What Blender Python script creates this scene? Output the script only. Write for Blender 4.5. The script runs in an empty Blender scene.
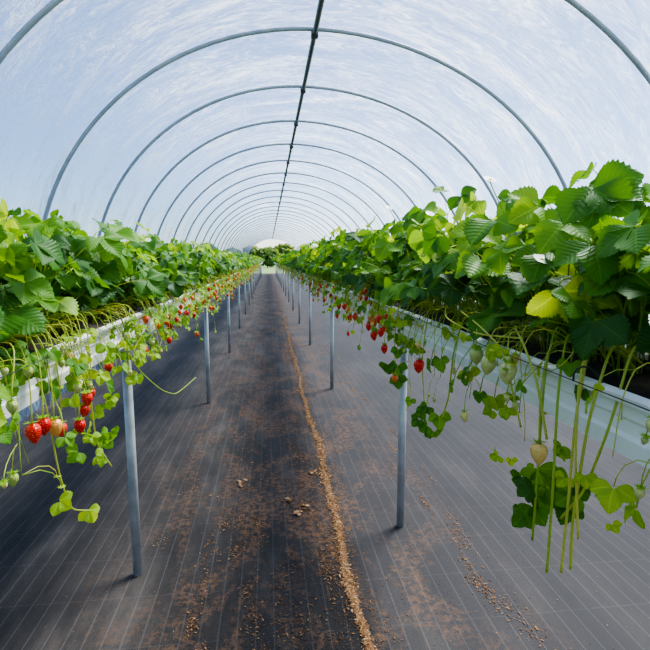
import bpy, math
import numpy as np
rng = np.random.default_rng(11)
scene = bpy.context.scene
try: scene.view_settings.look='AgX - Medium High Contrast'
except Exception as e: print(e)

# ------------------------------------------------------------------ helpers
def norm(v):
    return v / np.maximum(np.linalg.norm(v, axis=-1, keepdims=True), 1e-9)

class MB:
    def __init__(s): s.V=[]; s.F=[]; s.I=[]; s.n=0
    def add(s, V, F, I=None):
        V=np.asarray(V,float).reshape(-1,3); F=np.asarray(F,int)
        if I is None: I=np.zeros((len(V),3))
        I=np.broadcast_to(np.asarray(I,float),(len(V),3))
        s.V.append(V); s.F.append(F+s.n); s.I.append(I); s.n+=len(V)
    def inst(s, T, R, P, rnd):
        V,F,I=T; M=len(P); N=len(V)
        if M==0: return
        VV=np.einsum('mij,nj->mni',R,V)+P[:,None,:]
        FF=F[None,:,:]+(np.arange(M)*N)[:,None,None]
        II=np.broadcast_to(I[None],(M,N,3)).copy(); II[:,:,2]=np.asarray(rnd)[:,None]+I[None,:,2]
        s.add(VV.reshape(-1,3),FF.reshape(-1,F.shape[1]),II.reshape(-1,3))
    def build(s, name, mat, smooth=True, parent=None):
        V=np.concatenate(s.V); I=np.concatenate(s.I)
        me=bpy.data.meshes.new(name)
        me.vertices.add(len(V)); me.vertices.foreach_set('co',V.astype(np.float32).ravel())
        loops=np.concatenate([f.ravel() for f in s.F])
        tot=np.concatenate([np.full(len(f),f.shape[1]) for f in s.F])
        st=np.concatenate([[0],np.cumsum(tot)[:-1]])
        me.loops.add(len(loops)); me.loops.foreach_set('vertex_index',loops.astype(np.int32))
        me.polygons.add(len(tot)); me.polygons.foreach_set('loop_start',st.astype(np.int32))
        me.polygons.foreach_set('use_smooth',np.full(len(tot),smooth))
        me.update(calc_edges=True); me.validate()
        a=me.attributes.new('info','FLOAT_VECTOR','POINT'); a.data.foreach_set('vector',I.astype(np.float32).ravel())
        me.materials.append(mat)
        ob=bpy.data.objects.new(name,me); scene.collection.objects.link(ob)
        if parent: ob.parent=parent
        return ob

def empty(name):
    e=bpy.data.objects.new(name,None); scene.collection.objects.link(e); return e

def bez(P0,P1,P2,P3,K):
    t=np.linspace(0,1,K)[None,:,None]
    P0,P1,P2,P3=[np.asarray(p,float).reshape(-1,1,3) for p in (P0,P1,P2,P3)]
    return (1-t)**3*P0+3*(1-t)**2*t*P1+3*(1-t)*t**2*P2+t**3*P3

def tubes(mb, C, rad, sides=5, rnd=0.5, taper=1.0):
    C=np.asarray(C,float); M,K,_=C.shape
    T=np.gradient(C,axis=1); T=norm(T)
    ref=np.array([0.31,0.85,0.42]); ref=np.broadcast_to(ref,T.shape)
    A=norm(np.cross(T,ref)); B=np.cross(T,A)
    th=np.arange(sides)/sides*2*np.pi
    r=(np.broadcast_to(np.asarray(rad,float).reshape(-1,1),(M,1))*np.linspace(1,taper,K)[None,:])
    ring=C[:,:,None,:]+r[:,:,None,None]*(np.cos(th)[None,None,:,None]*A[:,:,None,:]+np.sin(th)[None,None,:,None]*B[:,:,None,:])
    V=ring.reshape(-1,3)
    k=np.arange(K-1)[:,None]; j=np.arange(sides)[None,:]
    f=np.stack([k*sides+j,k*sides+(j+1)%sides,(k+1)*sides+(j+1)%sides,(k+1)*sides+j],-1).reshape(-1,4)
    F=(f[None]+(np.arange(M)*K*sides)[:,None,None]).reshape(-1,4)
    I=np.zeros((M,K,sides,3)); I[...,0]=np.linspace(0,1,K)[None,:,None]
    I[...,2]=np.broadcast_to(np.asarray(rnd,float).reshape(-1,1,1),(M,1,1))
    mb.add(V,F,I.reshape(-1,3))
    base=np.arange(M)*K*sides
    mb.F.append(mb.n-len(V)+(base[:,None]+np.arange(sides)[None,::-1]))
    mb.F.append(mb.n-len(V)+(base[:,None]+(K-1)*sides+np.arange(sides)[None,:]))

def box(mb,x0,x1,y0,y1,z0,z1,rnd=0.5):
    V=[(x,y,z) for x in (x0,x1) for y in (y0,y1) for z in (z0,z1)]
    F=[(0,1,3,2),(4,6,7,5),(0,4,5,1),(2,3,7,6),(0,2,6,4),(1,5,7,3)]
    mb.add(V,F,(0,0,rnd))

# ------------------------------------------------------------------ materials
def newmat(name):
    m=bpy.data.materials.new(name); m.use_nodes=True; nt=m.node_tree; nt.nodes.clear()
    o=nt.nodes.new('ShaderNodeOutputMaterial'); return m,nt,o
def N(nt,t,**k):
    n=nt.nodes.new(t)
    for a,b in k.items():
        if a.startswith('i_'):
            n.inputs[a[2:].replace('_',' ')].default_value=b
        else: setattr(n,a,b)
    return n
def L(nt,a,b): nt.links.new(a,b)
def ramp(nt,fac,stops):
    r=nt.nodes.new('ShaderNodeValToRGB'); e=r.color_ramp.elements
    while len(e)<len(stops): e.new(0.5)
    for x,(p,c) in zip(e,stops): x.position=p; x.color=(*c,1) if len(c)==3 else c
    if fac is not None: L(nt,fac,r.inputs[0])
    return r
def math_(nt,op,a,b=None,clamp=False):
    n=nt.nodes.new('ShaderNodeMath'); n.operation=op; n.use_clamp=clamp
    for i,v in enumerate((a,b)):
        if v is None: continue
        if isinstance(v,(int,float)): n.inputs[i].default_value=v
        else: L(nt,v,n.inputs[i])
    return n.outputs[0]
def mixc(nt,f,a,b,mode='MIX'):
    n=nt.nodes.new('ShaderNodeMix'); n.data_type='RGBA'; n.blend_type=mode
    for s,v in ((0,f),(6,a),(7,b)):
        if isinstance(v,(int,float)): n.inputs[s].default_value=v
        elif isinstance(v,tuple): n.inputs[s].default_value=(*v,1)
        else: L(nt,v,n.inputs[s])
    return n.outputs[2]
def info(nt):
    a=N(nt,'ShaderNodeAttribute',attribute_name='info'); s=N(nt,'ShaderNodeSeparateXYZ'); L(nt,a.outputs['Vector'],s.inputs[0])
    return s.outputs

def simple(name,col,rough=0.5,metal=0.0,var=0.15,scale=8,bump=0.0):
    m,nt,o=newmat(name)
    p=N(nt,'ShaderNodeBsdfPrincipled'); p.inputs['Roughness'].default_value=rough; p.inputs['Metallic'].default_value=metal
    tc=N(nt,'ShaderNodeTexCoord'); nz=N(nt,'ShaderNodeTexNoise',i_Scale=scale,i_Detail=5.0); L(nt,tc.outputs['Object'],nz.inputs['Vector'])
    r=ramp(nt,nz.outputs[0],[(0.3,tuple(c*(1-var) for c in col)),(0.7,tuple(min(1,c*(1+var)) for c in col))])
    L(nt,r.outputs[0],p.inputs['Base Color'])
    if bump:
        b=N(nt,'ShaderNodeBump',i_Strength=bump); L(nt,nz.outputs[0],b.inputs['Height']); L(nt,b.outputs[0],p.inputs['Normal'])
    L(nt,p.outputs[0],o.inputs[0]); return m

def leafmat(name,stops,transl=0.38,veins=True,rough=0.45,spec=0.30):
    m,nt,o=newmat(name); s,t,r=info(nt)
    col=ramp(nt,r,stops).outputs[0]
    p=N(nt,'ShaderNodeBsdfPrincipled'); p.inputs['Roughness'].default_value=rough
    p.inputs['Specular IOR Level'].default_value=spec
    if veins:
        at=math_(nt,'ABSOLUTE',t)
        mid=math_(nt,'LESS_THAN',at,0.05)
        q=math_(nt,'SUBTRACT',math_(nt,'MULTIPLY',s,8.0),math_(nt,'MULTIPLY',at,2.6))
        fr=math_(nt,'FRACT',math_(nt,'ADD',q,10.0))
        d=math_(nt,'ABSOLUTE',math_(nt,'SUBTRACT',fr,0.5))
        v=math_(nt,'SUBTRACT',1.0,math_(nt,'MULTIPLY',d,9.0),True)
        vm=math_(nt,'MAXIMUM',mid,math_(nt,'MULTIPLY',v,0.45),True)
        light=mixc(nt,1.0,col,(1.5,1.35,1.4),'MULTIPLY')
        col2=mixc(nt,vm,col,light)
        b=N(nt,'ShaderNodeBump',i_Strength=0.3,i_Distance=0.002); L(nt,math_(nt,'MULTIPLY',d,2.0),b.inputs['Height']); L(nt,b.outputs[0],p.inputs['Normal'])
    else: col2=col
    L(nt,col2,p.inputs['Base Color'])
    tr=N(nt,'ShaderNodeBsdfTranslucent'); L(nt,mixc(nt,1.0,col2,(2.3,1.75,0.5),'MULTIPLY'),tr.inputs[0])
    mx=N(nt,'ShaderNodeMixShader'); mx.inputs[0].default_value=transl
    L(nt,p.outputs[0],mx.inputs[1]); L(nt,tr.outputs[0],mx.inputs[2]); L(nt,mx.outputs[0],o.inputs[0]); return m

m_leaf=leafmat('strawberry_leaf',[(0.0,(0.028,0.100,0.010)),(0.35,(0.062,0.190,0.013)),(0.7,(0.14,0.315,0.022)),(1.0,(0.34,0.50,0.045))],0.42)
m_stem=leafmat('strawberry_stem',[(0.0,(0.18,0.30,0.03)),(0.6,(0.36,0.50,0.07)),(1.0,(0.55,0.56,0.13))],0.3,False,0.4)

def fruitmat():
    m,nt,o=newmat('strawberry_skin'); s,t,r=info(nt)
    col=ramp(nt,r,[(0.0,(0.34,0.44,0.09)),(0.3,(0.66,0.62,0.24)),(0.55,(0.88,0.33,0.06)),(0.75,(0.85,0.03,0.010)),(1.0,(0.62,0.006,0.006))]).outputs[0]
    cv=N(nt,'ShaderNodeCombineXYZ'); L(nt,math_(nt,'MULTIPLY',t,13.0),cv.inputs[0]); L(nt,math_(nt,'MULTIPLY',s,9.0),cv.inputs[1])
    vo=N(nt,'ShaderNodeTexVoronoi',i_Scale=1.0,i_Randomness=0.35); L(nt,cv.outputs[0],vo.inputs['Vector'])
    seed=math_(nt,'LESS_THAN',vo.outputs['Distance'],0.17)
    c2=mixc(nt,math_(nt,'MULTIPLY',seed,0.7),col,(0.75,0.55,0.15))
    p=N(nt,'ShaderNodeBsdfPrincipled'); p.inputs['Roughness'].default_value=0.25
    b=N(nt,'ShaderNodeBump',i_Strength=0.6,i_Distance=0.003); L(nt,vo.outputs['Distance'],b.inputs['Height']); L(nt,b.outputs[0],p.inputs['Normal'])
    L(nt,c2,p.inputs['Base Color']); L(nt,p.outputs[0],o.inputs[0]); return m
m_fruit=fruitmat()
m_petal=simple('flower_petal',(0.9,0.9,0.86),0.5,0,0.05)
m_yellow=simple('flower_centre',(0.75,0.55,0.06),0.6,0,0.2,200)
m_gutter=simple('gutter_white_coated_steel',(0.90,0.88,0.87),0.35,0.0,0.04,3)
m_steel=simple('galvanised_steel',(0.38,0.385,0.39),0.42,0.4,0.2,12)
m_hoop=simple('galvanised_hoop',(0.34,0.38,0.45),0.5,0.2,0.12,6)
m_dark=simple('dark_ridge_pipe',(0.03,0.04,0.055),0.5,0,0.2)
m_soil=simple('coir_substrate',(0.035,0.024,0.017),0.95,0,0.5,40,0.8)
m_pipe=simple('white_irrigation_pipe',(0.75,0.77,0.78),0.4,0,0.05)
m_black=simple('black_polythene',(0.02,0.02,0.022),0.45,0,0.3,20)
m_bark=simple('bark',(0.10,0.07,0.05),0.9,0,0.3)
m_grass=simple('grass_field',(0.10,0.17,0.05),0.9,0,0.4,2)

def littermat():
    m,nt,o=newmat('dry_litter'); s,t,r=info(nt)
    c=ramp(nt,r,[(0,(0.055,0.026,0.013)),(0.4,(0.18,0.085,0.036)),(0.75,(0.33,0.175,0.08)),(1,(0.50,0.34,0.19))])
    p=N(nt,'ShaderNodeBsdfPrincipled'); p.inputs['Roughness'].default_value=0.95; p.inputs['Specular IOR Level'].default_value=0.1
    L(nt,c.outputs[0],p.inputs['Base Color']); L(nt,p.outputs[0],o.inputs[0]); return m
m_litter=littermat()

def matfloor():
    m,nt,o=newmat('woven_weed_mat')
    tc=N(nt,'ShaderNodeTexCoord'); sp=N(nt,'ShaderNodeSeparateXYZ'); L(nt,tc.outputs['Object'],sp.inputs[0]); x,y=sp.outputs[0],sp.outputs[1]
    mp=N(nt,'ShaderNodeMapping'); mp.inputs['Scale'].default_value=(3.0,0.7,1); L(nt,tc.outputs['Object'],mp.inputs[0])
    n1=N(nt,'ShaderNodeTexNoise',i_Scale=1.2,i_Detail=8.0,i_Roughness=0.65); L(nt,mp.outputs[0],n1.inputs['Vector'])
    n2=N(nt,'ShaderNodeTexNoise',i_Scale=30.0,i_Detail=8.0,i_Roughness=0.75); L(nt,tc.outputs['Object'],n2.inputs['Vector'])
    n3=N(nt,'ShaderNodeTexNoise',i_Scale=1.7,i_Detail=7.0,i_Roughness=0.7,i_Distortion=0.6)
    mp3=N(nt,'ShaderNodeMapping'); mp3.inputs['Scale'].default_value=(2.2,1.1,1); mp3.inputs['Location'].default_value=(7,3,0); L(nt,tc.outputs['Object'],mp3.inputs[0]); L(nt,mp3.outputs[0],n3.inputs['Vector'])
    base=ramp(nt,n1.outputs[0],[(0.34,(0.012,0.010,0.009)),(0.52,(0.030,0.025,0.022)),(0.68,(0.066,0.054,0.047))]).outputs[0]
    right=N(nt,'ShaderNodeMapRange'); right.inputs[1].default_value=0.38; right.inputs[2].default_value=0.50; L(nt,x,right.inputs[0])
    base=mixc(nt,math_(nt,'MULTIPLY',right.outputs[0],0.6),base,(0.040,0.035,0.036))
    wx=math_(nt,'SINE',math_(nt,'MULTIPLY',x,2*math.pi/0.012)); wy=math_(nt,'SINE',math_(nt,'MULTIPLY',y,2*math.pi/0.012))
    lx=math_(nt,'FRACT',math_(nt,'MULTIPLY',x,1/0.075)); line=math_(nt,'LESS_THAN',lx,0.08)
    ly=math_(nt,'FRACT',math_(nt,'MULTIPLY',y,1/0.30)); line2=math_(nt,'LESS_THAN',ly,0.02)
    base=mixc(nt,math_(nt,'MULTIPLY',math_(nt,'MAXIMUM',line,math_(nt,'MULTIPLY',line2,.5)),math_(nt,'MULTIPLY',n1.outputs[0],0.26)),base,(0.20,0.19,0.19))
    weave=math_(nt,'MULTIPLY',wx,wy)
    dx=math_(nt,'ABSOLUTE',math_(nt,'SUBTRACT',x,0.15))
    near=N(nt,'ShaderNodeMapRange'); near.inputs[1].default_value=1.1; near.inputs[2].default_value=0.15; L(nt,dx,near.inputs[0])
    patch=ramp(nt,n3.outputs[0],[(0.46,(0,0,0)),(0.58,(1,1,1))]).outputs[0]
    grit=ramp(nt,n2.outputs[0],[(0.46,(0,0,0)),(0.55,(1,1,1))]).outputs[0]
    dm=math_(nt,'MULTIPLY',math_(nt,'MULTIPLY',patch,grit),near.outputs[0])
    base=mixc(nt,math_(nt,'MULTIPLY',dm,0.8),base,(0.17,0.085,0.042))
    p=N(nt,'ShaderNodeBsdfPrincipled'); p.inputs['Roughness'].default_value=0.7; p.inputs['Specular IOR Level'].default_value=0.2
    b=N(nt,'ShaderNodeBump',i_Strength=0.35,i_Distance=0.004)
    L(nt,math_(nt,'ADD',math_(nt,'MULTIPLY',weave,0.2),n1.outputs[0]),b.inputs['Height']); L(nt,b.outputs[0],p.inputs['Normal'])
    L(nt,base,p.inputs['Base Color']); L(nt,p.outputs[0],o.inputs[0]); return m
m_floor=matfloor()

def filmmat():
    m,nt,o=newmat('polythene_film')
    tc=N(nt,'ShaderNodeTexCoord')
    mp=N(nt,'ShaderNodeMapping'); mp.inputs['Scale'].default_value=(0.6,2.0,0.6); mp.inputs['Rotation'].default_value=(0,0,0.5); L(nt,tc.outputs['Object'],mp.inputs[0])
    n1=N(nt,'ShaderNodeTexNoise',i_Scale=0.9,i_Detail=10.0,i_Roughness=0.66,i_Distortion=1.6); L(nt,mp.outputs[0],n1.inputs['Vector'])
    mp2=N(nt,'ShaderNodeMapping'); mp2.inputs['Scale'].default_value=(2.0,7.0,2.0); mp2.inputs['Rotation'].default_value=(0.3,0.2,-0.5); L(nt,tc.outputs['Object'],mp2.inputs[0])
    n2=N(nt,'ShaderNodeTexNoise',i_Scale=1.2,i_Detail=8.0,i_Roughness=0.74,i_Distortion=3.0); L(nt,mp2.outputs[0],n2.inputs['Vector'])
    fac=ramp(nt,math_(nt,'ADD',math_(nt,'MULTIPLY',n1.outputs[0],0.5),math_(nt,'MULTIPLY',n2.outputs[0],0.5)),[(0.42,(0.10,)*3),(0.49,(0.20,)*3),(0.54,(0.40,)*3),(0.61,(0.80,)*3)]).outputs[0]
    tp=N(nt,'ShaderNodeBsdfTransparent'); tp.inputs[0].default_value=(0.60,0.68,0.80,1)
    tl=N(nt,'ShaderNodeBsdfTranslucent'); tl.inputs[0].default_value=(0.66,0.73,0.84,1)
    df=N(nt,'ShaderNodeBsdfDiffuse'); df.inputs[0].default_value=(0.6,0.68,0.8,1)
    b=N(nt,'ShaderNodeBump',i_Strength=1.0,i_Distance=0.25); L(nt,n1.outputs[0],b.inputs['Height'])
    L(nt,b.outputs[0],tl.inputs['Normal'])
    m1=N(nt,'ShaderNodeMixShader'); m1.inputs[0].default_value=0.15; L(nt,tl.outputs[0],m1.inputs[1]); L(nt,df.outputs[0],m1.inputs[2])
    m2=N(nt,'ShaderNodeMixShader'); L(nt,fac,m2.inputs[0]); L(nt,tp.outputs[0],m2.inputs[1]); L(nt,m1.outputs[0],m2.inputs[2])
    L(nt,m2.outputs[0],o.inputs[0]); return m
m_film=filmmat()

# ------------------------------------------------------------------ ground
YB,YE=-4.5,56.0
mb=MB(); mb.add([(-2.6,YB-1,0),(3.9,YB-1,0),(3.9,YE+1,0),(-2.6,YE+1,0)],[(0,1,2,3)]); mb.build('floor',m_floor,False)
mb=MB(); mb.add([(-120,-40,-0.03),(120,-40,-0.03),(120,260,-0.03),(-120,260,-0.03)],[(0,1,2,3)]); mb.build('grass_field',m_grass,False)

lit=empty('dry_leaf_litter')
mb=MB()
def flakes(x,y,size,rnd,flat=.10,amin=.08,amax=.5):
    M=len(x); a=rng.uniform(0,2*np.pi,M); asp=rng.uniform(amin,amax,M)
    f=np.stack([np.cos(a),np.sin(a),rng.normal(0,0.08,M)],-1); f=norm(f)
    n=norm(np.stack([rng.normal(0,.15,M),rng.normal(0,.15,M),np.ones(M)],-1)); r=norm(np.cross(f,n)); n=np.cross(r,f)
    R=np.stack([r*(size*asp)[:,None],f*size[:,None],n*size[:,None]],-1)
    V=np.array([(-.25,-.5,0.02),(.3,-.35,0.02),(.5,0,0.1),(-.45,.05,0.12),(.25,.5,0),(-.1,.65,0.02)]);F=np.array([(0,1,2,3),(3,2,4,5)])
    mb.inst((V,F,np.zeros((6,3))),R,np.stack([x,y,size*flat+0.002],-1),rnd)
def ydist(M,a=0.8,b=30): return a*(b/a)**rng.uniform(0,1,M)
seam=lambda y: 0.375+0.014*np.sin(y*2.1)+0.010*np.sin(y*5.3)
M=19000; y=ydist(M); flakes(seam(y)+rng.normal(0,1,M)*(.008+.010*np.sin(y*3.7+np.sin(y*9))**2),y,rng.uniform(.006,.024,M),rng.uniform(.25,.95,M))
M=5000; y=ydist(M); flakes(0.32+rng.normal(0,0.10,M),y,rng.uniform(.004,.013,M),rng.uniform(0,.7,M))
for k in range(300):
    cy=ydist(1,1.6,22)[0]; c=rng.choice([0,1,2],p=[.36,.22,.42]); cx={0:0.27,1:0.98,2:-0.12}[c]+rng.normal(0,[.09,.07,.20][c])
    M=int(rng.uniform(15,90)); sx=rng.uniform(.012,.04)
    flakes(cx+rng.normal(0,sx,M),cy+rng.normal(0,rng.uniform(.03,.14),M),rng.uniform(.004,.016,M),rng.uniform(.05,.85,M))
M=2500; y=ydist(M,1.2,25); flakes(rng.uniform(-1.0,1.6,M),y,rng.uniform(.003,.009,M),rng.uniform(0,.8,M))
for cx,cy in [(.16,2.75),(.20,2.82),(.10,2.9),(-.2,3.2),(.30,3.3)]:
    flakes(cx+rng.normal(0,.02,6),cy+rng.normal(0,.02,6),rng.uniform(.02,.04,6),rng.uniform(.3,.95,6),.2,.4,.8)
mb.build('dead_leaves_and_straw',m_litter,False,lit)

# ------------------------------------------------------------------ polytunnel
CX,AL,AR,B,ZC=0.5,2.8,3.08,2.6,1.2
def arc(n,off=0.0):
    pts=[(CX-AL-off,0.0),(CX-AL-off,0.6)]
    for t in np.linspace(math.pi,0,n):
        c=math.cos(t); pts.append((CX+((AR if c>0 else AL)+off)*c,ZC+(B+off)*math.sin(t)))
    pts+= [(CX+AR+off,0.6),(CX+AR+off,0.0)]
    return pts
par=empty('polytunnel')
SP=1.65; Y0=5.25-5*SP
hy=np.arange(Y0,YE,SP)
mb=MB(); ap=arc(56)
C=np.array([[(px,yy,pz) for px,pz in ap] for yy in hy]); tubes(mb,C,0.020,10,0.5)
mb.build('hoops',m_hoop,True,par)
mb=MB(); tubes(mb,[[(0.5,y_,ZC+B-0.05) for y_ in np.linspace(Y0,hy[-1],30)]],0.026,10,0.5); mb.build('ridge_pipe',m_dark,True,par)
mb=MB()
for yy in hy: box(mb,0.465,0.535,yy-.025,yy+.025,ZC+B-.08,ZC+B-.015)
mb.build('ridge_clamps',m_dark,False,par)
mb=MB()
ys=np.arange(Y0,hy[-1]+0.01,SP/8)
rows=[]
for yy in ys:
    ph=((yy-Y0)%SP)/SP; sag=0.035*math.sin(math.pi*ph)**2
    rows.append([(px+0.006*math.sin(yy*9+i*.8),yy,pz+0.006*math.sin(yy*7+i*1.3) if pz>0.05 else pz+0.01) for i,(px,pz) in enumerate(arc(64,0.027-sag))])
nA=len(rows[0]); V=np.array(rows).reshape(-1,3)
F=np.array([(i*nA+j,i*nA+j+1,(i+1)*nA+j+1,(i+1)*nA+j) for i in range(len(ys)-1) for j in range(nA-1)])
mb.add(V,F); mb.build('polythene_cover',m_film,True,par)

# ------------------------------------------------------------------ gutters
def gutter(x0,sgn,w,postx,posty):
    par=empty('growing_gutter')
    X=lambda u: x0+sgn*u
    prof=[(-.014,1.262),(-.018,1.274),(-.004,1.279),(.002,1.268),(.0,1.235),(.006,1.228),(.006,1.205),(.0,1.198),(.002,1.168),(.05,1.160),(.07,1.150),(w-.07,1.150),(w-.05,1.160),(w-.002,1.168),(w,1.235),(w-.002,1.268),(w+.004,1.279),(w+.018,1.274),(w+.014,1.262)]
    mb=MB(); ys=np.arange(-1.5,YE-1,1.5); n=len(prof)
    V=np.array([[(X(u),y,z+0.002*math.sin(y*1.3)) for u,z in prof] for y in ys]).reshape(-1,3)
    F=np.array([(i*n+j,i*n+j+1,(i+1)*n+j+1,(i+1)*n+j) for i in range(len(ys)-1) for j in range(n-1)])
    mb.add(V,F); ob=mb.build('channel',m_gutter,False,par)
    so=ob.modifiers.new('thick','SOLIDIFY'); so.thickness=0.003; so.offset=0
    mb=MB(); ys=np.concatenate([np.arange(-1.45,8,0.03),np.arange(8,YE-2.6,0.3)]); us=np.linspace(.008,w-.008,14)
    V=np.array([[(X(u),y,1.245+0.035*math.sin(math.pi*(u/w))+rng.normal(0,.004)) for u in us] for y in ys]).reshape(-1,3)
    n=14; F=np.array([(i*n+j,i*n+j+1,(i+1)*n+j+1,(i+1)*n+j) for i in range(len(ys)-1) for j in range(n-1)])
    mb.add(V,F); mb.build('coir_substrate',m_soil,True,par)
    mb=MB(); C=np.array([[(postx,y,0.0),(postx,y,0.5),(postx,y,1.14)] for y in posty]); tubes(mb,C,0.021,16,0.5); mb.build('posts',m_steel,True,par)
    mb=MB()
    for y in posty:
        a,b=sorted((X(-.006),X(w+.006)))
        box(mb,a,b,y-.02,y+.02,1.126,1.146)
        box(mb,X(-.010)-.004,X(-.010)+.004,y-.02,y+.02,1.126,1.262); box(mb,X(w+.010)-.004,X(w+.010)+.004,y-.02,y+.02,1.126,1.262)
        box(mb,postx-.028,postx+.028,y-.028,y+.028,1.07,1.128)
    ob=mb.build('brackets',m_steel,False,par); bv=ob.modifiers.new('b','BEVEL'); bv.width=.002; bv.segments=2
    mb=MB(); yy=np.linspace(-1.5,YE-2.6,120)
    tubes(mb,[[(X(w-.035),y,1.305+.003*math.sin(y*2)) for y in yy]],0.014,10,.5); mb.build('irrigation_pipe',m_pipe,True,par)
    mb=MB(); tubes(mb,[[(X(w*.5+.01*math.sin(y*3)),y,1.292) for y in np.linspace(-1.5,YE-2.6,300)]],0.006,8,.5)
    for y in np.arange(-1.0,20,0.9):
        tubes(mb,bez((X(.004),y,1.25),(X(-.01),y,1.33),(X(-.07),y,1.32),(X(-.06),y,1.285),8),0.0018,6,.5)
        tubes(mb,bez((X(w*.5),y+.1,1.292),(X(w*.5),y+.1,1.33),(X(w*.5-.02),y+.12,1.32),(X(w*.5-.03),y+.12,1.27),6),0.002,5,.5)
    tubes(mb,[[(X(-.06),y,1.286) for y in np.linspace(-1.0,20,60)]],0.0010,5,.5)
    mb.build('drip_line_and_wire',m_black,True,par)
RX,LX,W=0.60,-0.55,0.32
rposts=np.arange(2.55-3.02,50,3.02); lposts=np.arange(2.27-2.87,50,2.87)
gutter(RX,1,W,0.725,rposts); gutter(LX,-1,W,-0.645,lposts)

# ------------------------------------------------------------------ plant templates
def leaflet(ns,nt,fold,curve,edge,twist=0.0,teeth=True,ruf=0.0,ph=0.0):
    s=np.linspace(0,1,ns); t=np.linspace(-1,1,nt)
    w=0.455*np.clip(np.sin(np.pi*(0.03+0.94*s**0.95)),0,1)**0.68
    V=np.zeros((ns,nt,3)); I=np.zeros((ns,nt,3))
    for i in range(ns):
        for j in range(nt):
            k=1.0; ds=0.0
            at=abs(t[j])
            if teeth and at>0.99:
                if i%2: k=1.06; ds=0.025
                else: k=0.93; ds=-0.012
            x=w[i]*t[j]*k
            yv=s[i]+ds+0.05*at*(1-s[i])-0.07*at*at*s[i]
            z=fold*abs(x)-edge*at*at*0.2-curve*s[i]**2+twist*x*s[i]+ruf*at*at*math.sin(s[i]*7+ph+t[j])
            if teeth: z+=0.002*at*(1 if i%2 else -1)
            V[i,j]=(x,yv,z); I[i,j]=(s[i],t[j],0)
    F=np.array([(i*nt+j,i*nt+j+1,(i+1)*nt+j+1,(i+1)*nt+j) for i in range(ns-1) for j in range(nt-1)])
    return V.reshape(-1,3),F,I.reshape(-1,3)
def rotz(a): c,s=math.cos(a),math.sin(a); return np.array([[c,-s,0],[s,c,0],[0,0,1]])
def rotx(a): c,s=math.cos(a),math.sin(a); return np.array([[1,0,0],[0,c,-s],[0,s,c]])
def roty(a): c,s=math.cos(a),math.sin(a); return np.array([[c,0,s],[0,1,0],[-s,0,c]])
def trifol(ns,nt,seed):
    r=np.random.default_rng(seed); Vs=[];Fs=[];Is=[];n=0
    for k,(az,sc) in enumerate([(0,1.0),(1.15,.9),(-1.15,.9)]):
        V,F,I=leaflet(ns,nt,r.uniform(.12,.6),r.uniform(.05,.35),r.uniform(0,.35),r.uniform(-.3,.3),ns>10,r.uniform(.01,.05),r.uniform(0,6))
        V=V*sc*r.uniform(.92,1.08); V[:,1]+=0.06
        V=V@rotx(r.uniform(-.35,.15)).T
        V=V@roty(r.uniform(-.2,.2)+(.25 if k==1 else -.25 if k==2 else 0)).T
        V=V@rotz(az+r.uniform(-.12,.12)).T
        I=I.copy(); I[:,2]=r.uniform(-.05,.05)
        Vs.append(V);Fs.append(F+n);Is.append(I);n+=len(V)
    return np.concatenate(Vs),np.concatenate(Fs),np.concatenate(Is)
HI=[trifol(19,7,i) for i in range(10)]; MI=[trifol(7,5,20+i) for i in range(5)]; LO=[trifol(4,3,40+i) for i in range(4)]

def frames(f,n,size):
    f=norm(f); r=norm(np.cross(f,n)); n=np.cross(r,f)
    return np.stack([r,f,n],-1)*np.asarray(size)[:,None,None]
def put_leaves(mb,tpl,P,f,n,size,rnd):
    R=frames(f,n,size); ch=rng.integers(0,len(tpl),len(P))
    for k,T in enumerate(tpl):
        q=ch==k; mb.inst(T,R[q],P[q],rnd[q])

def fruit_t(nu,nv):
    s=np.linspace(0,1,nv); r=0.40*np.clip(np.sin(np.pi*(0.06+0.92*s**0.72)),0,1)**0.72
    V=[];I=[]
    for i in range(nv):
        for j in range(nu+1):
            a=2*np.pi*j/nu; V.append((r[i]*math.cos(a),r[i]*math.sin(a)*.93,-s[i])); I.append((s[i],j/nu,0))
    F=[(i*(nu+1)+j,(i+1)*(nu+1)+j,(i+1)*(nu+1)+j+1,i*(nu+1)+j+1) for i in range(nv-1) for j in range(nu)]
    return np.array(V),np.array(F),np.array(I)
FR_HI=fruit_t(18,14); FR_LO=fruit_t(8,6)
def calyx_t():
    V=[];F=[];n=0
    for k in range(9):
        a=2*np.pi*k/9+.1*(k%2); c,s=math.cos(a),math.sin(a)
        pts=[(0.03,-.05,.03),(0.03,.05,.03),(.22,.10,.06),(.22,-.10,.06),(.36,.05,.02),(.36,-.05,.02),(.50,.006,.06+.06*(k%3)),(.50,-.006,.06+.06*(k%3))]
        V+=[(x*c-y*s,x*s+y*c,z) for x,y,z in pts]; F+=[(n,n+3,n+2,n+1),(n+3,n+5,n+4,n+2),(n+5,n+7,n+6,n+4)]; n+=8
    return np.array(V),np.array(F),np.zeros((n,3))
CAL=calyx_t()
def petal_t():
    V=[];F=[];n=0
    for k in range(5):
        a=2*np.pi*k/5
        for rr,ww in ((.08,.08),(.25,.27),(.45,.36),(.62,.30),(.72,.10)):
            for t in (-1,0,1):
                x=rr;y=ww*t;z=.12*rr+.04*abs(t)
                V.append((x*math.cos(a)-y*math.sin(a),x*math.sin(a)+y*math.cos(a),z+.01*k))
        for i in range(4):
            for j in range(2): F.append((n+i*3+j,n+i*3+j+1,n+i*3+j+4,n+i*3+j+3))
        n+=15
    return np.array(V),np.array(F),np.zeros((n,3))
PET=petal_t()
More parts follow.
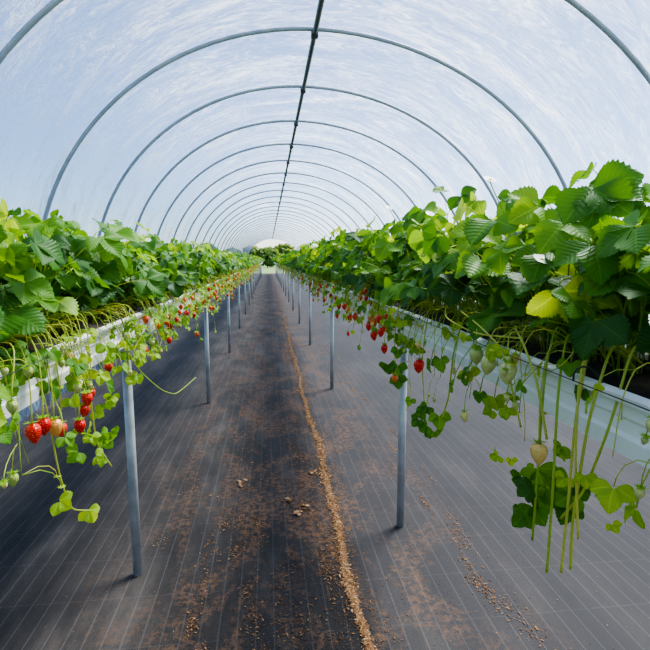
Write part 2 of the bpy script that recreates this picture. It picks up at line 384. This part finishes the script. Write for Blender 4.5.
def dome_t():
    V=[]
    for i in range(5):
        a=i/4*math.pi/2*.98
        for j in range(10): b=j/10*2*np.pi; V.append((.17*math.cos(a)*math.cos(b),.17*math.cos(a)*math.sin(b),.04+.12*math.sin(a)))
    F=[(i*10+j,i*10+(j+1)%10,(i+1)*10+(j+1)%10,(i+1)*10+j) for i in range(4) for j in range(10)]
    return np.array(V),np.array(F),np.zeros((len(V),3))
DOME=dome_t()

# ------------------------------------------------------------------ plant rows
def plant_row(x0,sgn,height,hero):
    par=empty('strawberry_plant_row')
    leaf,stem,fruit,calyx,petal,yel=MB(),MB(),MB(),MB(),MB(),MB()
    X=lambda u: x0+sgn*u
    inward=-sgn
    for (ya,yb,step,nl,tpl,ls,sides,K) in [(-.9,4.2,.125,14,HI,1.0,5,8),(4.2,13,.14,12,MI,1.05,4,5),(13,53,.20,10,LO,1.25,0,0)]:
        for side_u in (.10,.22):
            cy=np.arange(ya+(0 if side_u<.15 else step/2),yb,step); cy=cy+rng.normal(0,.015,len(cy))
            vig=np.repeat(rng.uniform(.82,1.14,len(cy)),nl)
            M=len(cy)*nl; cy=np.repeat(cy,nl); cx=X(side_u)+rng.normal(0,.015,M)
            crown=np.stack([cx+rng.normal(0,.012,M),cy+rng.normal(0,.012,M),np.full(M,1.275)],-1)
            az=rng.uniform(0,2*np.pi,M)
            el=np.radians(rng.beta(1.8,1.6,M)*66+20)
            ln=height*rng.uniform(.42,1.08,M)*vig*(0.84+.26*np.sin(cy*3.1+sgn)**2*rng.uniform(.3,1,M))
            ln*=np.where(el<math.radians(45),.85,1.0)*np.where(cy<1.6,.90 if hero=='R' else .96,1.0)
            hd=np.stack([np.cos(az),np.sin(az)],-1)
            tip=crown+np.concatenate([hd*(np.cos(el)*ln*.88)[:,None],(np.sin(el)*ln)[:,None]],-1)
            un=sgn*(tip[:,0]-x0)
            if hero=='R': low=(tip[:,1]<1.6)&(tip[:,2]<1.42)&(rng.random(M)<.5)
            else: low=(tip[:,1]<1.5)&(tip[:,2]<1.39)&(rng.random(M)<.5)
            low|=(un<.08)&(tip[:,2]<1.36)&(rng.random(M)<(.7 if hero=='L' else .65)*np.clip((5-tip[:,1])/3,.15,1))
            low|=np.abs(tip[:,0])<.30
            k=~low; crown,tip,hd,el,ln=crown[k],tip[k],hd[k],el[k],ln[k]; M=len(tip)
            droop=rng.uniform(.0,.7,M)
            f=np.concatenate([hd*(.35+np.cos(el))[:,None],-droop[:,None]],-1)+rng.normal(0,.26,(M,3))
            n=np.concatenate([hd*.45*rng.uniform(-.2,1.3,(M,1)),np.ones((M,1))],-1)+rng.normal(0,.36,(M,3))
            n[:,0]+=inward*.25; n[:,1]-=.25
            size=np.clip(rng.normal(.072,.018,M),.035,.105)*ls*(0.9 if hero=='L' else 1.0)
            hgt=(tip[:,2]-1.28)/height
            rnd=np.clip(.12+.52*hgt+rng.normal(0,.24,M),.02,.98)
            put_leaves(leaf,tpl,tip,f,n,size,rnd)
            if K:
                c1=crown+np.array([0,0,1])*(ln*.45)[:,None]; c2=tip-norm(f)*.05+np.array([0,0,-.03])
                tubes(stem,bez(crown,c1,c2,tip,K),rng.uniform(.0014,.0023,M),sides,rng.uniform(.1,.8,M),.75)
    pl=.34 if hero=='L' else .22
    def truss(y,xo,zend,dy,nb,near,redp):
        S=np.array([X(.08),y,1.29]); lip=np.array([X(-.03),y+dy*.3,1.30+rng.uniform(.0,.05)]); E=np.array([X(-xo),y+dy,zend])
        c=bez(S,S+[inward*.03,0,.07],lip+[0,0,.03],lip,6)[0]
        c2=bez(lip,lip+[inward*.02,dy*.1,-.04],E+[inward*-.01,-dy*.2,(lip[2]-zend)*.35],E,8)[0]
        C=np.concatenate([c[:-1],c2]); tubes(stem,C[None],.0015 if near else .0022,5 if near else 3,rng.uniform(.45,1),.6)
        for b in range(nb):
            i=int(rng.integers(4,len(C))); p=C[i]
            q=p+np.array([inward*rng.uniform(-.005,.05),rng.normal(0,.05),-rng.uniform(.02,.07)])
            tubes(stem,bez(p,p+(q-p)*[.7,.7,-.1],q+[0,0,.02],q,5),.0010 if near else .0018,4 if near else 3,rng.uniform(.5,1))
            kind=rng.random(); ax=norm(np.array([rng.normal(0,.25),rng.normal(0,.25),1.]))
            R=frames(np.array([[1.,.2,0]]),ax[None],[1.0])
            if kind<.48:
                if rng.random()<redp: ripe=rng.uniform(.6,1);sz=rng.uniform(.028,.040)
                else: ripe=rng.uniform(0,.4); sz=rng.uniform(.012,.028)
                fruit.inst(FR_HI if near else FR_LO,R*sz,q[None],[ripe]); calyx.inst(CAL,R*max(sz,.02)*1.0,q[None]+[[0,0,.001]],[.75])
            elif kind<1-pl:
                calyx.inst(CAL,R*.02,q[None],[.9])
            else:
                f=np.array([[inward*.5+rng.normal(0,.4),rng.normal(0,.7),-.6]])
                put_leaves(leaf,HI if near else MI,q[None],f,np.array([[inward*.6,-.5,.6]]),[rng.uniform(.016,.036)],np.array([rng.uniform(.55,1)]))
    dens=.058 if hero=='L' else .085
    y=0.6
    while y<30:
        near=y<4.5
        deep=rng.random()<.09
        truss(y,rng.uniform(.03,.085),rng.uniform(.92,1.04) if deep else rng.uniform(1.08,1.26),rng.normal(0,.09),int(rng.integers(2,6)),near,(.12 if y<2.2 else .42) if hero=='L' else (.5 if 1.9<y<8 else .06))
        y+=dens*rng.uniform(.6,1.5)*(1 if y<6 else 1.5)
    M=200 if hero=='L' else 170; y=.6*(22/.6)**rng.uniform(0,1,M)
    P=np.stack([X(-rng.uniform(.0,.09,M)),y,rng.uniform(1.12,1.31,M)],-1)
    keep=(y>1.9)|(rng.random(M)<.35); P=P[keep]; M=len(P)
    f=np.stack([inward*rng.uniform(.1,.8,M),rng.normal(0,.6,M),-rng.uniform(.3,1,M)],-1); n=np.stack([inward*np.full(M,.8),rng.normal(-.3,.3,M),rng.uniform(.3,1,M)],-1)
    put_leaves(leaf,HI,P,f,n,rng.uniform(.022,.048,M),rng.uniform(.35,.95,M))
    S=np.stack([np.full(M,X(.09)),P[:,1]+rng.normal(0,.04,M),np.full(M,1.29)],-1)
    tubes(stem,bez(S,S+[inward*.04,0,.07],P+[inward*.0,0,.08],P,8),.0014,4,rng.uniform(.4,.9,M))
    def hf(u,y,z,ripe,sz,bend=.0):
        q=np.array([X(-u),y,z]); S=np.array([X(.07),y+.08+bend,1.29]); mid=np.array([X(-.02),y+.04+bend*.5,1.335])
        c=np.concatenate([bez(S,S+[0,0,.04],mid+[-inward*.03,0,.0],mid,6)[0][:-1],bez(mid,mid+[inward*.03,0,0],q+[0,.01,.06],q,9)[0]])
        tubes(stem,c[None],.0015,6,.8)
        R=frames(np.array([[1.,rng.normal(),0]]),np.array([[rng.normal(0,.15),rng.normal(0,.15),1.]]),[1.0])
        fruit.inst(FR_HI,R*sz,q[None],[ripe]); calyx.inst(CAL,R*sz*.85,q[None]+[[0,0,.001]],[.7])
    def vine(pts,r=.0022,c=.7):
        pts=np.array(pts,float); t=np.arange(len(pts)); tt=np.linspace(0,len(pts)-1,len(pts)*7)
        C=np.stack([np.interp(tt,t,pts[:,i]) for i in range(3)],-1)
        for _ in range(5): C[1:-1]=(C[:-2]+C[1:-1]*2+C[2:])/4
        tubes(stem,C[None],r,6,c)
    def hl(x,y,z,size,c,f,n): put_leaves(leaf,HI,np.array([[x,y,z]]),np.array([f],float),np.array([n],float),[size],np.array([c]))
    def flower(x,y,z,sz,nrm):
        R=frames(np.array([[1.,.3,.1]]),np.array([nrm],float),[sz]); P=np.array([[x,y,z]])
        petal.inst(PET,R,P,[.5]); yel.inst(DOME,R,P,[.5]); calyx.inst(CAL,R*1.1,P-np.array([nrm])*sz*.08,[.5])
        S=np.array([X(.16),y+.06,1.285]); tubes(stem,bez(S,S+[0,0,.15],P[0]-np.array(nrm)*.06,P[0]-np.array(nrm)*.004,10),.0016,5,.5)
    if hero=='R':
        for a in [(.07,1.66,1.15,.9,.050),(.07,1.19,1.275,.12,.046),(.075,1.10,1.272,.2,.047),(.07,1.02,1.275,.28,.052),(.07,.88,1.14,.42,.044),
                  (.07,2.55,1.17,.9,.046),(.08,2.40,1.21,.85,.046),(.08,2.15,1.12,.9,.044),(.07,2.26,1.18,.8,.044),(.09,2.35,1.15,.95,.046),(.07,2.48,1.22,.7,.044),(.07,2.30,1.24,.85,.044),
                  (.08,3.1,1.15,.9,.046),(.08,3.35,1.2,.85,.044),(.08,2.9,1.18,.8,.044),(.08,3.6,1.18,.9,.044)]: hf(*a,bend=rng.normal(0,.04))
        flower(.60,1.03,1.50,.028,(-.5,-.6,.6)); flower(.56,1.22,1.70,.026,(-.5,-.6,.6)); flower(.60,.92,1.42,.026,(-.7,-.5,.5)); flower(.50,1.5,1.64,.02,(-.4,-.6,.7)); flower(.52,2.1,1.72,.024,(-.4,-.6,.7)); flower(.60,.88,1.35,.022,(-.6,-.6,.5))
        vine([(.70,1.0,1.30),(.60,.92,1.36),(.55,.86,1.25),(.54,.84,1.05),(.545,.85,.88)],.0026,.6)
        vine([(.70,1.02,1.30),(.60,.96,1.37),(.545,.90,1.28),(.53,.88,1.05),(.54,.90,.92)],.0024,.45)
        vine([(.72,.86,1.30),(.61,.80,1.36),(.56,.78,1.22),(.55,.79,1.02),(.56,.80,.92)],.0028,.8)
        vine([(.72,.90,1.30),(.60,.84,1.38),(.57,.83,1.22),(.56,.82,1.05),(.555,.82,.9)],.0026,.9)
        vine([(.72,.80,1.30),(.62,.76,1.37),(.58,.75,1.22),(.57,.79,1.08),(.56,.84,1.0)],.0026,.75)
        vine([(.72,.92,1.30),(.62,.85,1.40),(.55,.80,1.30),(.54,.78,1.15),(.55,.77,1.0)],.0022,.95)
        vine([(.72,1.3,1.30),(.58,1.1,1.345),(.54,.98,1.325),(.53,.90,1.26),(.54,.87,1.15)],.0026,.8)
        vine([(.74,1.6,1.30),(.58,1.45,1.35),(.53,1.2,1.34),(.53,1.05,1.30),(.54,.97,1.14)],.0022,.8)
        vine([(.72,1.8,1.30),(.60,1.6,1.36),(.52,1.4,1.33),(.53,1.2,1.31),(.55,1.0,1.33)],.002,.85)
        vine([(.72,1.45,1.30),(.59,1.42,1.34),(.55,1.40,1.22),(.55,1.42,1.08),(.54,1.45,1.0)],.0026,.6)
        vine([(.70,1.75,1.30),(.58,1.72,1.33),(.55,1.70,1.15),(.55,1.66,1.0),(.54,1.58,.90)],.002,.6)
        vine([(.70,2.15,1.30),(.58,2.12,1.33),(.55,2.10,1.15),(.55,2.05,1.0)],.002,.6)
        for i in range(15):
            hl(.56+rng.uniform(-.04,.07),.90+rng.uniform(-.06,.07),1.03+rng.uniform(-.07,.05),rng.uniform(.028,.050),rng.uniform(.08,.6),(rng.normal(-.2,.6),rng.normal(0,.5),-.7),(-.5,-.8,.6))
        for i in range(7): hl(.54+rng.normal(0,.02),1.56+rng.normal(0,.03),.95+rng.normal(0,.03),rng.uniform(.03,.045),rng.uniform(.2,.7),(rng.normal(-.2,.6),rng.normal(0,.5),-.6),(-.5,-.8,.5))
        for i in range(6): hl(.54+rng.normal(0,.02),2.03+rng.normal(0,.05),1.03+rng.normal(0,.04),rng.uniform(.03,.05),rng.uniform(.1,.6),(rng.normal(-.2,.6),rng.normal(0,.5),-.7),(-.5,-.8,.5))
        for i in range(20): hl(.56+rng.uniform(-.02,.08),.80+rng.uniform(-.06,.4),1.11+rng.uniform(-.12,.08),rng.uniform(.012,.026),rng.uniform(.5,.98),(rng.normal(-.2,.6),rng.normal(0,.5),-.5),(-.5,-.8,.5))
        for x,y,z,s,c in [(.62,.98,1.58,.085,.7),(.70,.92,1.56,.09,.55),(.55,1.25,1.58,.085,.8),(.52,1.15,1.50,.08,.65),(.62,1.05,1.52,.085,.5),(.50,1.5,1.57,.08,.75),(.70,.98,1.64,.09,.45),(.58,.92,1.44,.075,.95),(.80,1.05,1.66,.09,.3),(.50,1.35,1.53,.075,.9),(.55,1.75,1.62,.085,.8),(.52,2.1,1.57,.085,.7),(.60,.86,1.53,.08,.4),(.64,.84,1.48,.08,.6)]:
            f=(rng.normal(-.5,.4),rng.normal(-.5,.4),-.45); hl(x,y,z,s,c,f,(-.4,-.55,.8))
            S=np.array([.76,y+.12,1.28]); tubes(stem,bez(S,S+[0,0,.2],np.array([x,y,z])-np.array(f)*.1,(x,y,z),10),.0026,6,.5,.7)
    else:
        for a in [(.06,1.04,1.165,.9,.042),(.065,1.08,1.165,.95,.040),(.065,1.13,1.145,.52,.042),(.06,1.38,1.15,.8,.032),(.06,1.33,1.12,.9,.036),(.07,1.26,1.10,.95,.037),(.06,1.18,1.12,.75,.034),
                  (.07,1.90,1.175,.85,.042),(.06,1.75,1.12,.3,.028),(.06,.97,1.235,.1,.028),(.06,3.3,1.18,.9,.04),(.06,3.0,1.2,.8,.04),(.06,2.7,1.16,.3,.03),(.06,2.5,1.19,.9,.036)]: hf(*a,bend=rng.normal(0,.04))
        vine([(-.66,1.1,1.30),(-.55,1.12,1.35),(-.51,1.15,1.2),(-.505,1.18,1.0),(-.50,1.22,.88),(-.48,1.29,.84)],.0018,.8)
        hl(-.485,1.29,.84,.034,.95,(.3,-.2,-.5),(.4,-.7,.6))
        vine([(-.66,1.45,1.30),(-.55,1.43,1.33),(-.50,1.40,1.15),(-.50,1.42,.98),(-.48,1.48,.88)],.002,.8)
        vine([(-.66,1.7,1.30),(-.55,1.75,1.33),(-.49,1.85,1.1),(-.46,2.1,.95),(-.42,2.2,.90),(-.36,2.4,.93)],.0018,.6)
        for i in range(18): hl(-.50+rng.normal(0,.02),1.42+rng.normal(0,.08),1.03+rng.normal(0,.08),rng.uniform(.018,.036),rng.uniform(.6,1),(rng.normal(.2,.6),rng.normal(0,.5),-.6),(.5,-.8,.5))
        for i in range(9): hl(-.54+rng.normal(0,.02),1.10+rng.normal(0,.04),1.28+rng.normal(0,.02),rng.uniform(.025,.045),rng.uniform(.3,.8),(rng.normal(.2,.6),rng.normal(0,.5),-.6),(.5,-.8,.5))
        for i in range(16): hl(-.50+rng.normal(0,.02),1.8+rng.normal(0,.25),1.13+rng.normal(0,.05),rng.uniform(.018,.036),rng.uniform(.5,1),(rng.normal(.2,.6),rng.normal(0,.5),-.6),(.5,-.8,.5))
        flower(-.6,2.6,1.60,.02,(.4,-.6,.7))
    leaf.build('leaves',m_leaf,True,par); stem.build('stems',m_stem,True,par)
    fruit.build('strawberries',m_fruit,True,par); calyx.build('calyxes',m_leaf,True,par)
    petal.build('flower_petals',m_petal,True,par); yel.build('flower_centres',m_yellow,True,par)
plant_row(RX,1,.45,'R'); plant_row(LX,-1,.36,'L')

# ------------------------------------------------------------------ trees beyond the tunnel
m_tree=leafmat('tree_leaves',[(0.0,(0.07,0.14,0.045)),(1.0,(0.17,0.28,0.09))],.3,False,.6)
for k in range(15):
    tx=-28+4.0*k+rng.normal(0,.5); ty=105+rng.normal(0,3); h=rng.uniform(3.8,5.2)
    par=empty('tree'); mb=MB(); tubes(mb,[[(tx,ty,-.03),(tx+.05,ty,h*.25),(tx,ty,h*.6),(tx+.1,ty,h*.85)]],.12,8,.5,.3)
    for j in range(5):
        a=j*1.25; tubes(mb,[[(tx,ty,h*.3+j*.1),(tx+math.cos(a)*.8,ty+math.sin(a)*.8,h*.5+j*.1),(tx+math.cos(a)*1.4,ty+math.sin(a)*1.4,h*.6+j*.1)]],.05,5,.5,.3)
    mb.build('trunk',m_bark,True,par)
    mb=MB(); M=700; d=norm(rng.normal(0,1,(M,3))); P=np.array([tx,ty,h*.52])+d*np.array([2.5,2.0,h*.47])*(rng.uniform(.5,1,M)**.4)[:,None]
    q=(np.array([(-.5,-.5,0),(.5,-.5,0),(.5,.5,.1),(-.5,.5,.1)]),np.array([(0,1,2,3)]),np.zeros((4,3)))
    mb.inst(q,frames(rng.normal(0,1,(M,3)),d+rng.normal(0,.4,(M,3)),rng.uniform(.3,.7,M)),P,rng.uniform(0,1,M)); mb.build('crown',m_tree,False,par)

# ------------------------------------------------------------------ light
w=bpy.data.worlds.new('sky'); scene.world=w; w.use_nodes=True; nt=w.node_tree; nt.nodes.clear()
o=nt.nodes.new('ShaderNodeOutputWorld'); bg=nt.nodes.new('ShaderNodeBackground'); sk=nt.nodes.new('ShaderNodeTexSky')
sk.sky_type='NISHITA'; sk.sun_disc=False; sk.sun_elevation=math.radians(52); sk.sun_rotation=math.radians(50); sk.air_density=1.0; sk.dust_density=0.5; sk.ozone_density=2.0
L(nt,mixc(nt,1.0,sk.outputs[0],(0.94,0.97,1.04),'MULTIPLY'),bg.inputs[0]); bg.inputs[1].default_value=0.31; nt.links.new(bg.outputs[0],o.inputs[0])
sd=bpy.data.lights.new('sun','SUN'); sd.energy=17.0; sd.angle=math.radians(22); sd.color=(1,.92,.76)
so=bpy.data.objects.new('sun',sd); scene.collection.objects.link(so)
from mathutils import Vector
so.rotation_euler=Vector((-.50,-.38,-.92)).to_track_quat('-Z','Y').to_euler(); so.location=(6,5,12)

# ------------------------------------------------------------------ camera
cd=bpy.data.cameras.new('camera'); cam=bpy.data.objects.new('camera',cd); scene.collection.objects.link(cam)
cd.sensor_width=36; cd.lens=490/650*36; cd.clip_start=0.02; cd.clip_end=500
cam.location=(0,0,1.5); cam.rotation_euler=(math.radians(90-7.556),0,math.radians(-6.58))
scene.camera=cam
